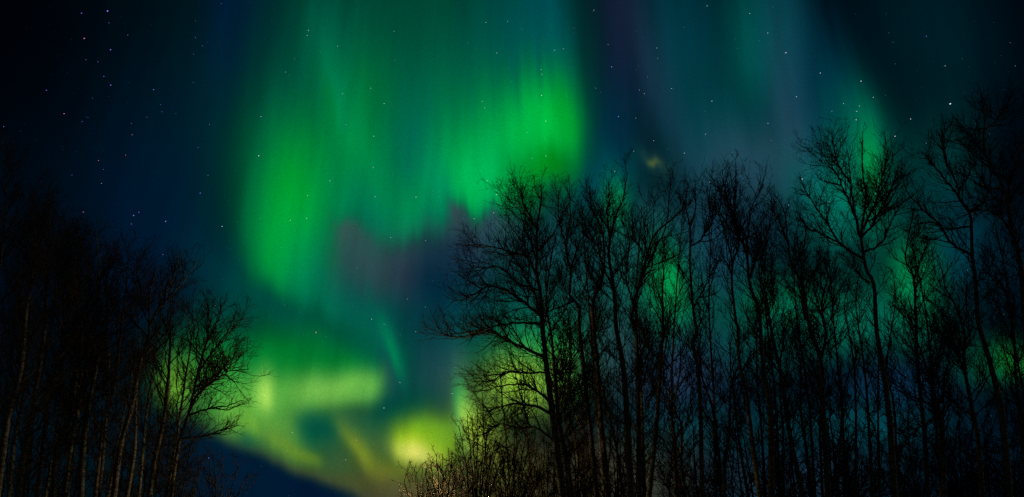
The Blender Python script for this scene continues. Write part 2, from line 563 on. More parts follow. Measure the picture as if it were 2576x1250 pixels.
def spawn(rng, paths, lens, rads, n_per, t_lo, ang, ratio, taper, jitter, lift, K, rmin, up_bias=0.0, flat=.75):
    """children of every branch in paths"""
    idx = np.repeat(np.arange(len(paths)), n_per)
    Nn = len(idx)
    if Nn == 0:
        return np.empty((0, K, 3)), np.empty(0), np.empty((0, K))
    t = t_lo + (1 - t_lo) * rng.random(Nn)
    p, tan, i, fr = sample(paths, idx, t)
    perp = rng.normal(0, 1, (Nn, 3))
    perp[:, 1] *= flat
    perp -= (perp * tan).sum(1, keepdims=True) * tan
    perp = unit(perp)
    perp[:, 2] += up_bias
    a = np.radians(rng.normal(ang, 11, Nn))[:, None]
    d = unit(np.cos(a) * tan + np.sin(a) * perp)
    L_ = lens[idx] * ratio * (1 - taper * t) * rng.uniform(.55, 1.3, Nn)
    ch = grow(rng, p, d, L_, K, jitter, lift)
    rp = rads[idx, i] * (1 - fr) + rads[idx, np.minimum(i + 1, rads.shape[1] - 1)] * fr
    r0 = np.minimum(rp * .7, .010 * L_ + rmin * 1.1)
    r0 = np.maximum(r0, rmin)
    prof = np.linspace(1, 0, K)[None, :]
    R = rmin * .75 + (r0 - rmin * .75)[:, None] * prof
    return ch, L_, R


def thing(name, label, cat, loc, group=None):
    o = bpy.data.objects.new(name, None)
    COL.objects.link(o)
    o.location = loc
    o.empty_display_size = .3
    o['label'] = label
    o['category'] = cat
    if group:
        o['group'] = group
    return o


def to_ground(p, q):
    """carry the stem on from q down through p to just under the ground"""
    d = p - q
    if d[2] > -.05:
        d = np.array((0, 0, -1.))
    k = (p[2] + .25) / -d[2]
    k = min(k, 6)
    g = p + d * k
    g[2] = -.25
    return g


def tree(label, depth, stem, width, seed, limbs=(), crown=.45, spread=110, dens=1.0, level=4, name='bare_tree',
         cat='tree', group=None, mat=None, tmat=None, rise=32, jit=.16, tip=2.0, droop=.10, both=0, low=.5):
    """A leafless tree. stem: (x, y) from the lowest visible point to the top; limbs: (width, points) grown from the stem;
    width / spread in reference pixels at the tree's distance."""
    rng = np.random.default_rng(seed)
    px = depth / FPX * 1.06
    rmin = .42 * px
    crown *= low
    mat = mat or BARK
    tmat = tmat or TWIG
    pts = [at(x, y, depth) for x, y in stem]
    sway = 0.25 * px * 60
    for k in range(1, len(pts)):
        pts[k] = pts[k] + np.array((0, rng.normal(0, .012) * depth * k / len(pts), 0))
    base = to_ground(pts[0], pts[1])
    pts = [base] + pts
    S = smooth_path(pts, 56)
    S[1:-1] += rng.normal(0, .012 * width * px, (54, 3))
    z = np.linspace(0, 1, 56)
    R0 = width * .62 * px / 2
    SR = R0 * (1.12 - .74 * z - .34 * z ** 2) + tip * px * .35
    SR[:3] *= (1.25, 1.1, 1.03)
    root = thing(name, label, cat, tuple((base[0], base[1], 0)), group)
    org = np.array((base[0], base[1], 0.))
    b = Bag()
    b.add(S[None], SR[None], 9)
    b.build('trunk', mat, root, org)
    slen = np.linalg.norm(np.diff(S, axis=0), axis=1).sum()
    L1p, L1l, L1r = [], [], []
    # drawn limbs, each a part
    for (lw, lp) in limbs:
        lpts = []
        dd = rng.normal(0, .035) * depth
        for k, (x, y) in enumerate(lp):
            lpts.append(at(x, y, depth + dd * k / max(1, len(lp) - 1)))
        # start on the nearest wood: the stem's or an earlier limb's axis
        wood = np.concatenate([S] + [q[:19] for q in L1p])
        lpts[0] = wood[np.argmin(((wood - lpts[0]) ** 2).sum(1))]
        lpth = smooth_path(lpts, 22)
        lpth[1:] += rng.normal(0, 1.1 * px, (21, 3))
        lr = lw * .56 * px / 2 * (1 - .9 * np.linspace(0, 1, 22) ** 1.1) + tip * px * .3
        b = Bag()
        b.add(lpth[None], lr[None], 7)
        b.build('limb', tmat if lw < 8 else mat, root, org)
        L1p.append(lpth)
        L1l.append(np.linalg.norm(np.diff(lpth, axis=0), axis=1).sum())
        L1r.append(lr)
    # primary branches from the stem
    top = S[int(crown * 55):]
    n1 = int((46 - min(14, 2 * len(limbs))) * dens)
    t = crown + (1 - crown) * (np.arange(n1) + rng.random(n1)) / n1
    p, tan, i, fr = sample(S[None], np.zeros(n1, int), t)
    phi = rng.random(n1) * 2 * math.pi
    out = np.stack([np.cos(phi), .6 * np.sin(phi), np.zeros(n1)], 1)
    if both:
        out[:, 0] = np.abs(out[:, 0]) * both * np.where(rng.random(n1) < .8, 1, -1)
    out = unit(out)
    tt = (t - crown) / (1 - crown)
    rs = np.radians(rise + 38 * tt + rng.normal(0, 9, n1))[:, None]
    d = unit(out * np.cos(rs) + tan * np.sin(rs))
    env = (.5 + .8 * np.sqrt(np.clip(tt, 0, 1))) * np.clip((1.1 - tt) * 2.0, .3, 1)
    L_ = 1.28 * spread * px * env * rng.uniform(.55, 1.25, n1)
    K1 = 12
    B1 = grow(rng, p, d, L_, K1, jit * .8, droop)
    rp = np.interp(t, z, SR)
    r0 = np.maximum(np.minimum(rp * .55, .0080 * L_ + rmin), rmin)
    R1 = rmin + (r0 - rmin)[:, None] * np.linspace(1, 0, K1)
    bag = Bag()
    bag.add(B1, R1, 5)
    groups = [(B1, L_, R1)]
    if L1p:
        groups.append((np.array(L1p), np.array(L1l), np.array(L1r)))
    for gi, (Bp, Bl, Br) in enumerate(groups):
        is_limb = gi == 1
        n2 = np.maximum(2, rng.poisson((8.5 * dens * np.clip(Bl / (80 * px), .4, 4.0)) * (1.0 if is_limb else 1.0)))
        B2, l2, R2 = spawn(rng, Bp, np.minimum(Bl, 200 * px), Br, n2, .12, 40, .60, .5, jit * .95, droop, 10, rmin, .34)
        bag.add(B2, R2, 4)
        n3 = np.maximum(1, rng.poisson(3.9 * dens * np.clip(l2 / (45 * px), .35, 3)))
        B3, l3, R3 = spawn(rng, B2, l2, R2, n3, .10, 40, .62, .4, jit * 1.2, droop * .9, 6, rmin * .84, .35)
        bag.add(B3, R3, 3)
        if level >= 4:
            n4 = rng.poisson(1.1 * np.clip(l3 / (20 * px), .3, 2.6))
            B4, l4, R4 = spawn(rng, B3, l3, R3, n4, .15, 42, .55, .3, jit * 1.4, droop * .6, 3, rmin * .74, .15)
            bag.add(B4, R4, 3)
    # twigs right at the leader's tip
    bag.build('crown', tmat, root, org)
    return root

# ================================================================ frames in which stems were read off, as (x0, y0, scale) -> reference pixels
KF = 2576.0 / 3008.0
def R1(*p): return [((x / 1.7125) * KF, (730 + y / 1.7125) * KF) for x, y in p]
def R3(*p): return [((1250 + x / 2.5) * KF, (500 + y / 2.5) * KF) for x, y in p]
def R4(*p): return [((1250 + x / 2.5) * KF, (960 + y / 2.5) * KF) for x, y in p]
def R5(*p): return [((1950 + x / 2.551) * KF, (480 + y / 2.551) * KF) for x, y in p]
def R6(*p): return [((1950 + x / 2.5) * KF, (960 + y / 2.5) * KF) for x, y in p]
def R7(*p): return [((2350 + x / 2.017) * KF, (230 + y / 2.017) * KF) for x, y in p]
def R8(*p): return [((2350 + x / 2.017) * KF, (840 + y / 2.017) * KF) for x, y in p]
def F(*p): return list(p)

GR = 'bare trees of the right-hand grove'
GL = 'bare trees of the left-hand grove'

# ---------------------------------------------------------------- right-hand grove
tree('big bare tree at the left edge of the right grove, long limbs over the gap', 26,
     R4((1010, 1250), (970, 930), (930, 600), (880, 200)) + R3((840, 900), (815, 750), (818, 560), (820, 400), (850, 240), (850, 85)), 27, 11,
     limbs=[(13, R4((862, 235), (650, 120), (520, 45), (420, 30), (280, 75), (90, 50))),
            (12, R3((825, 1060), (740, 980), (640, 910), (480, 850), (330, 930), (190, 970))),
            (9, R3((815, 1150), (700, 1120), (520, 1140), (380, 1180), (230, 1200))),
            (10, R3((820, 800), (740, 640), (620, 600), (480, 560), (345, 540))),
            (10, R3((815, 890), (680, 830), (560, 720), (420, 720), (300, 690))),
            (9, R3((805, 720), (745, 585), (690, 500), (640, 430), (610, 380))),
            (9, R3((820, 420), (770, 340), (720, 240), (705, 110))),
            (9, R4((890, 560), (780, 450), (700, 420), (560, 430), (420, 480))),
            (12, R4((915, 640), (800, 580), (690, 570), (580, 575), (440, 630))),
            (9, R4((950, 850), (820, 740), (680, 740), (540, 715), (430, 790))),
            (7, R4((870, 330), (740, 340), (600, 330), (480, 400), (330, 400))),
            (7, R3((830, 620), (900, 520), (960, 430), (990, 360)))],
     crown=.42, spread=150, dens=0.97, group=GR, rise=20, droop=.05)
tree('slender bare tree close behind the big left-edge tree of the right grove, forked crown', 27.5,
     R4((1080, 1250), (1030, 950), (975, 650), (950, 350), (925, 60)) + R3((890, 980), (900, 800), (930, 600), (960, 470)), 17, 12,
     crown=.5, spread=90, dens=0.70, group=GR)
tree('bare tree with a narrow twin-pointed crown, second tall trunk of the right grove', 28,
     R4((1260, 1250), (1210, 750), (1160, 330), (1130, 0)) + R3((1125, 1000), (1060, 900), (1070, 750), (1040, 580), (1060, 350), (1055, 130)), 19, 13,
     limbs=[(7, R3((1045, 560), (990, 400), (975, 260), (980, 150))), (8, R3((1068, 700), (1120, 560), (1160, 480), (1200, 420)))],
     crown=.5, spread=85, dens=0.79, group=GR)
tree('bare tree with a leaning left fork, between the twin-pointed tree and the palest trunk', 29,
     R4((1345, 1250), (1300, 800), (1260, 300), (1230, 0)) + R3((1220, 1000), (1290, 820), (1320, 640), (1290, 420), (1225, 280), (1210, 90)), 20, 14,
     limbs=[(8, R3((1315, 600), (1240, 520), (1180, 420), (1140, 240)))],
     crown=.5, spread=90, dens=0.79, group=GR)
tree('tall bare tree with the palest trunk and two long prongs before a green streak', 26,
     R4((1510, 1250), (1480, 700), (1450, 300), (1400, 0)) + R3((1390, 950), (1372, 780), (1350, 560), (1400, 330), (1450, 220), (1480, 30)), 25, 15,
     limbs=[(9, R3((1352, 520), (1335, 330), (1350, 200), (1345, 70))), (8, R3((1395, 800), (1470, 620), (1520, 480), (1530, 350))),
            (9, R3((1390, 880), (1300, 700), (1270, 560), (1250, 420)))],
     crown=.48, spread=95, dens=0.88, group=GR)
tree('bare tree whose crown sweeps far to the right, beside the palest trunk', 30,
     R4((1570, 1250), (1560, 500), (1545, 0)) + R3((1520, 1050), (1610, 700), (1690, 460), (1800, 370), (1900, 250), (1925, 110)), 19, 16,
     limbs=[(8, R3((1560, 900), (1660, 640), (1760, 420), (1790, 220), (1800, 110))), (7, R3((1530, 1000), (1480, 820), (1480, 660), (1500, 560))),
            (6, R3((1640, 600), (1610, 450), (1620, 330), (1630, 250)))],
     crown=.46, spread=95, dens=0.88, group=GR, both=1)
tree('straight slim bare tree in front of the lower green streak', 28,
     R4((1640, 1250), (1690, 800), (1720, 400), (1740, 0)) + R3((1732, 900), (1735, 780), (1742, 640), (1750, 520)), 18, 17,
     crown=.5, spread=80, dens=0.79, group=GR)
tree('slim bare tree with a tall sparse crown, right of the lower green streak', 27,
     R6((282, 1250), (270, 700), (250, 330), (216, 130), (240, 30)) + R5((240, 1130), (205, 780), (192, 480), (165, 300), (185, 200), (200, 110)), 16, 18,
     limbs=[(6, R5((203, 640), (290, 560), (360, 430), (340, 280), (350, 180))), (6, R5((200, 480), (240, 330), (230, 180), (245, 120))),
            (6, R5((225, 1060), (320, 900), (400, 760), (440, 650)))],
     crown=.46, spread=80, dens=0.79, group=GR)
tree('tall bare tree with two spiky tips at the middle of the right grove', 25,
     R6((790, 1250), (780, 650), (735, 300), (710, 0)) + R5((710, 1100), (650, 900), (600, 660), (545, 480), (520, 330), (540, 200), (545, 50)), 21, 19,
     limbs=[(9, R5((560, 560), (500, 340), (460, 220), (438, 50))), (9, R5((590, 600), (480, 470), (420, 360), (400, 290))),
            (9, R5((625, 700), (630, 520), (660, 330), (740, 180))), (8, R5((650, 860), (720, 640), (800, 460), (830, 270)))],
     crown=.5, spread=100, dens=0.8, group=GR)
tree('dark bare tree with a dense low crown, left of the two spiky tips', 28,
     R6((705, 1250), (640, 780), (610, 480), (560, 250), (545, 0)) + R5((540, 1150), (505, 900), (500, 740), (440, 520), (390, 380), (400, 300)), 17, 20,
     limbs=[(8, R5((500, 760), (560, 620), (580, 500), (610, 420)))],
     crown=.45, spread=90, dens=0.75, group=GR)
tree('crooked thin bare tree with a bent stem, left of the dark dense-crowned tree', 30,
     R6((440, 1250), (450, 1000), (485, 780), (475, 500), (520, 380), (555, 260), (520, 120), (470, 0)), 14, 21,
     crown=.5, spread=70, dens=0.79, group=GR)
tree('bare tree with a rounded crown below the tall wide-spreading tree', 29,
     R8((168, 1250), (132, 700), (112, 420), (60, 280), (0, 30)) + R5((1085, 1180), (1020, 940), (960, 700), (940, 500), (900, 380), (830, 260)), 19, 22,
     limbs=[(8, R5((985, 800), (1050, 620), (1060, 480), (1020, 350))), (8, R5((950, 560), (870, 440), (820, 340), (800, 250)))],
     crown=.48, spread=95, dens=0.88, group=GR)
tree('short bare tree with a low rounded crown under the tall wide-spreading tree', 31,
     R6((1215, 1250), (1200, 790), (1175, 650), (1145, 300), (1160, 80)) + R5((1190, 1050), (1190, 850), (1180, 690)), 18, 23,
     limbs=[(7, R5((1190, 960), (1130, 880), (1090, 760))), (8, R6((1140, 240), (1090, 90), (1060, -20)))],
     crown=.55, spread=95, dens=0.88, group=GR)
tree('straight-stemmed bare tree below the dip between the spiky tips and the tall spreading tree', 30,
     R6((1020, 1250), (930, 800), (900, 600), (850, 340), (820, 180), (780, 0)) + R5((760, 980), (720, 800), (740, 640), (760, 500)), 17, 24,
     crown=.45, spread=90, dens=0.88, group=GR)
tree('tall bare tree with a wide bowl of upswept limbs against bright green light', 24,
     R8((560, 1250), (530, 780), (490, 480), (450, 250), (420, 0)) + R7((400, 1150), (385, 1040), (378, 900), (385, 700), (410, 560), (402, 450), (365, 340)), 21, 25,
     limbs=[(11, R7((370, 1050), (245, 985), (180, 890), (90, 760), (10, 620))), (12, R7((365, 920), (320, 800), (250, 640), (200, 540), (110, 420))),
            (8, R7((320, 800), (300, 610), (285, 430))), (10, R7((395, 890), (450, 730), (480, 600), (520, 480), (505, 360))),
            (10, R7((400, 920), (440, 850), (540, 650), (595, 480))), (9, R7((405, 1030), (480, 980), (540, 850), (600, 720))),
            (7, R7((250, 640), (215, 490), (190, 330))), (7, R7((230, 960), (120, 920), (40, 880), (-10, 800))),
            (7, R7((430, 850), (520, 790), (600, 740), (660, 700))), (6, R7((150, 640), (120, 600), (95, 560)))],
     crown=.66, spread=80, dens=0.95, group=GR, droop=.07)
tree('bare tree with a leaning forked top, second from the right edge', 23,
     R8((1240, 1250), (1210, 950), (1170, 700), (1120, 400), (1070, 200), (1058, 0)) + R7((1015, 1050), (1005, 800), (940, 720), (960, 620), (880, 480), (840, 410), (770, 320)), 22, 26,
     limbs=[(11, R7((1000, 800), (930, 690), (800, 520), (720, 430))), (9, R7((1015, 790), (1090, 730), (1130, 600))),
            (11, R7((1010, 1070), (900, 980), (840, 880), (720, 770), (640, 680), (610, 590))), (7, R7((955, 640), (1010, 540), (1000, 450))),
            (7, R7((900, 500), (850, 400), (845, 320))), (8, R7((1010, 900), (870, 890), (760, 850), (660, 880)))],
     crown=.6, spread=95, dens=0.79, group=GR, droop=.06)
tree('tall dark bare tree rising highest at the right edge', 21,
     F((2620, 1250), (2590, 900)) + R7((1310, 1080), (1270, 920), (1200, 680), (1110, 420), (1090, 250), (1060, 60)), 28, 27,
     limbs=[(11, R7((1110, 430), (1010, 345), (920, 235))), (10, R7((1200, 680), (1080, 640), (970, 570))), (10, R7((1235, 800), (1240, 600), (1290, 480), (1310, 340))),
            (8, R7((1100, 300), (1180, 230), (1200, 160))), (9, R7((1160, 560), (1050, 470), (940, 370))), (9, R7((1280, 940), (1190, 820), (1080, 780), (1000, 800)))],
     crown=.58, spread=120, dens=0.8, group=GR, droop=.05)
tree('bare tree with a dense bushy crown before the bright green patch near the right edge', 29,
     R8((760, 1250), (735, 900), (710, 600), (690, 370), (672, 0)) + R7((670, 1150), (640, 1060), (650, 900), (655, 780)), 15, 28,
     limbs=[(7, R7((690, 1180), (720, 1060), (770, 960)))], crown=.5, spread=90, dens=0.88, group=GR)
tree('bare tree forking low into two thick arms, left of the leaning forked top', 26,
     R8((852, 1250), (842, 850), (790, 620), (730, 430), (690, 330), (640, 210), (560, 120)), 18, 29,
     limbs=[(10, R8((842, 900), (850, 620), (860, 520), (900, 420), (960, 330))), (9, R8((715, 760), (640, 900), (590, 1040)))],
     crown=.5, spread=95, dens=0.88, group=GR)
tree('bare tree with a thick dark crown between the two rightmost leaning trunks', 27,
     R8((1080, 1250), (1060, 900), (1010, 650), (960, 450), (975, 300), (920, 130)) + R7((900, 1180), (880, 1100)), 17, 30,
     limbs=[(8, R8((1010, 780), (920, 690), (860, 620)))], crown=.42, spread=100, dens=0.85, group=GR)
thin = [
    ('thin straight pole of a tree left of the tallest wide-spreading tree', 31, R8((330, 1250), (325, 700), (310, 420), (275, 120), (270, 0)), 9, 75),
    ('thin bare sapling with a slight S-bend beside the tallest tree', 30, R8((430, 1250), (400, 750), (370, 480), (345, 100), (330, -60)), 11, 75),
    ('thin dark pole of a tree touching the trunk of the tallest tree', 32, R8((472, 1250), (455, 700), (448, 400), (430, 200)), 9, 60),
    ('thin upright bare tree just right of the tallest tree', 31, R8((575, 1100), (560, 700), (535, 480), (540, 100), (545, -100)), 8, 70),
    ('thin bare tree leaning left to right under the wide-spreading crown', 31, R8((222, 1250), (250, 700), (280, 540), (310, 450), (330, 250)), 8, 60),
    ('slender bare tree with a steep lean, right of the twin-pointed tree', 30, R4((1450, 1250), (1415, 980), (1375, 760), (1290, 380), (1240, 200), (1180, 60)), 11, 80),
    ('thin bare tree almost hidden right of the palest trunk', 31, R4((1605, 1250), (1590, 560), (1575, 200), (1560, -60)), 10, 75),
    ('thin bare tree right of the slim one in front of the lower green streak', 31, R4((1850, 1250), (1820, 750), (1750, 350), (1770, 60), (1800, -200)), 9, 85),
    ('thin crooked bare tree left of the tall sparse-crowned tree', 32, R4((1910, 1250), (1880, 1000), (1885, 720), (1830, 600), (1870, 300), (1880, 0)), 11, 80),
    ('slim bare tree with a tall dark stem, right of the tall sparse-crowned tree', 31, R6((430, 1250), (390, 800), (350, 560), (300, 340), (255, 80), (250, -120)), 11, 80),
    ('thin bare tree between the crooked tree and the two spiky tips', 33, R6((620, 1250), (560, 900), (520, 600), (500, 300), (490, 60)), 10, 75),
    ('thin bare tree right behind the trunk with two spiky tips', 33, R6((745, 1250), (720, 800), (690, 400), (680, 100), (690, -150)), 10, 80),
    ('slim bare tree in the shade right of the two spiky tips', 32, R6((880, 1250), (870, 800), (855, 500), (870, 200), (890, -60)), 9, 80),
    ('slim bare tree close to the low rounded crown', 33, R6((1090, 1250), (1040, 900), (1010, 600), (1000, 300), (960, 60), (940, -120)), 11, 80),
    ('spindly bare tree at the foot of the low rounded crown', 33, R6((1165, 1250), (1150, 800), (1160, 500), (1140, 200)), 10, 60),
    ('spindly bare tree leaning out towards the right edge', 30, R8((1330, 640), (1290, 500), (1270, 330), (1180, 130), (1120, 0)), 12, 95),
    ('thin bare tree deep in the grove behind the big left-edge tree', 34, R4((1150, 1250), (1090, 800), (1010, 520), (960, 350), (1000, 100)), 11, 85),
    ('bare tree with fine low branching, deep behind the twin-pointed tree', 34, R4((1210, 1250), (1180, 850), (1100, 640), (1060, 400), (1060, 100), (1040, -150)), 11, 90),
]
for k, (lab, dep, st, wd, spr) in enumerate(thin):
    tree(lab, dep, st, wd, 60 + k, crown=.36, spread=spr, dens=0.66, group=GR, name='slim_tree')

for k, (lab, dep, st, wd, spr) in enumerate([
    ('thin straight bare tree filling the dip left of the two spiky tips', 33, F((1800, 1250), (1796, 1000), (1786, 760), (1790, 520)), 9, 85),
    ('thin straight bare tree just right of the two spiky tips', 33, F((1962, 1250), (1950, 1000), (1930, 760), (1925, 540)), 9, 85),
    ('thin straight bare tree in the gap below the green streak of the right grove', 34, F((1700, 1250), (1690, 1000), (1700, 760), (1712, 540)), 9, 85),
    ('thin straight bare tree between the palest trunk and the far-right-sweeping crown', 34, F((1622, 1250), (1612, 1000), (1600, 760), (1612, 530)), 9, 80),
    ('thin bare tree left of the tall wide-spreading tree, its tip below the big left limb', 32, F((2130, 1250), (2118, 1000), (2096, 800), (2088, 640)), 9, 85),
    ('thin bare tree right of the tall wide-spreading tree, reaching into its lower limbs', 31, F((2368, 1250), (2350, 1000), (2330, 780), (2290, 600)), 9, 95),
    ('thin bare tree standing between the leaning forked top and the right edge', 30, F((2590, 1250), (2560, 1000), (2530, 760), (2510, 520)), 10, 100),
    ('thin bare tree with its tip level with the twin-pointed crown, just to its right', 33, F((1520, 1250), (1500, 1000), (1480, 760), (1462, 520)), 9, 85),
    ('thin bare tree right of the lower green streak, its tip under open teal sky', 32, F((2050, 1250), (2030, 1000), (2000, 780), (1990, 600)), 9, 85),
]):
    tree(lab, dep, st, wd, 130 + k, crown=.3, spread=spr, dens=0.70, group=GR, name='slim_tree')

# ---------------------------------------------------------------- left-hand grove
tree('bare tree with a fan of fine branches at the right edge of the left grove', 27,
     R1((860, 1250), (900, 1000), (950, 820), (1000, 600), (1040, 430), (1055, 270)), 13, 41,
     limbs=[(8, R1((960, 780), (1060, 680), (1150, 620), (1255, 605))), (7, R1((940, 850), (1040, 810), (1140, 790), (1220, 760))),
            (7, R1((990, 640), (1070, 520), (1140, 420), (1190, 310))), (7, R1((915, 950), (1040, 940), (1130, 910), (1200, 890))),
            (6, R1((1030, 480), (1080, 400), (1110, 320), (1110, 260))), (6, R1((975, 700), (1080, 640), (1160, 560), (1200, 500)))],
     crown=.30, spread=92, dens=.95, group=GL, both=1, droop=.04)
tree('thin bare tree just left of the fan-branched one', 28,
     R1((835, 1250), (880, 1000), (915, 820), (930, 620), (950, 450), (960, 310)), 11, 42, crown=.4, spread=100, dens=0.55, group=GL)
tree('bare tree with a thick lamp-lit trunk, third from the right of the left grove', 26,
     R1((750, 1250), (780, 1050), (820, 850), (850, 700), (870, 400), (890, 250)), 19, 43, crown=.42, spread=100, dens=0.55, group=GL)
tree('tall bare tree whose open crown reaches up and right above the left grove', 25,
     R1((570, 1250), (600, 1000), (660, 800), (700, 580), (735, 420), (740, 250), (770, 100)), 21, 44,
     limbs=[(10, R1((740, 400), (800, 290), (850, 200), (880, 100), (905, 10))), (8, R1((800, 300), (900, 190), (985, 70))),
            (8, R1((715, 540), (800, 460), (880, 400))), (8, R1((735, 330), (690, 200), (700, 60)))],
     crown=.5, spread=110, dens=0.55, group=GL)
tree('bare tree with a bright lamp-lit stripe down its trunk in the left grove', 25,
     R1((405, 1250), (420, 1000), (450, 800), (490, 560), (530, 380), (540, 180), (560, 20)), 21, 45, crown=.42, spread=120, dens=0.65, group=GL)
tree('dark bare tree with a dense crown left of the bright-striped trunk', 25,
     R1((270, 1250), (290, 1000), (340, 850), (385, 640), (400, 450), (400, 200), (410, -50)), 19, 46, crown=.42, spread=125, dens=0.70, group=GL)
tree('dark bare tree with a leaning trunk near the left edge', 24,
     R1((90, 1250), (110, 1100), (150, 900), (210, 650), (250, 400), (260, 100), (262, -150), (258, -240)), 21, 47, crown=.42, spread=130, dens=0.70, group=GL)
tree('thick black bare tree at the left edge of the picture', 22,
     R1((5, 1080), (40, 850), (90, 600), (130, 300), (150, 0), (160, -200)), 26, 48, crown=.4, spread=140, dens=0.70, group=GL)
tree('tall black bare tree rising highest at the far left edge', 22,
     F((-60, 1100), (-20, 800), (0, 600), (12, 480), (22, 360)), 18, 49, crown=.45, spread=120, dens=0.81, group=GL)
tree('dark bare tree with a shadowed rounded top behind the left grove', 29,
     R1((190, 1250), (220, 950), (260, 700), (310, 400), (330, 100), (320, -120)), 16, 50, crown=.4, spread=120, dens=0.70, group=GL)
tree('dark bare tree with its top against navy sky in the middle of the left grove', 29,
     R1((330, 1250), (370, 950), (430, 650), (460, 400), (480, 100), (490, -60)), 15, 51, crown=.4, spread=115, dens=0.65, group=GL)
tree('bare tree with a shaggy top above the middle of the left grove', 30,
     R1((480, 1250), (520, 950), (580, 650), (610, 400), (640, 150), (640, -10)), 15, 52, crown=.4, spread=110, dens=0.65, group=GL)
lthin = [
    ('thin bare tree beside the open-crowned tall tree of the left grove', 29, R1((640, 1250), (670, 1000), (690, 700), (700, 500), (690, 320)), 13, 90),
    ('thin lamp-lit stem left of the open-crowned tall tree', 29, R1((500, 1250), (530, 900), (540, 600), (560, 380), (590, 200)), 11, 90),
    ('thin bare tree with a lit right edge beside the thick lamp-lit trunk', 30, R1((700, 1250), (745, 850), (780, 600), (820, 380), (830, 200)), 10, 85),
    ('thin leaning tree between the bright-striped trunk and its dark neighbour', 30, R1((340, 1250), (380, 900), (400, 700), (440, 500), (470, 250)), 10, 90),
    ('thin bare tree with a lit edge far down in the left grove', 30, R1((230, 1250), (265, 1000), (300, 750), (330, 520), (350, 280)), 11, 95),
    ('thin bare tree near the left edge with a faintly lit stem', 29, R1((120, 1250), (150, 1000), (180, 760), (200, 500), (190, 250)), 11, 95),
    ('slim bare tree half hidden behind the leaning trunk near the left edge', 30, R1((45, 1250), (80, 950), (110, 700), (130, 450), (120, 200), (110, -30)), 13, 110),
    ('spindly bare tree low among the lamp-lit stems of the left grove', 31, R1((545, 1250), (620, 850), (650, 650), (660, 450)), 9, 80),
]
for k, (lab, dep, st, wd, spr) in enumerate(lthin):
    tree(lab, dep, st, wd, 90 + k, crown=.3, spread=spr, dens=0.48, group=GL, name='slim_tree')

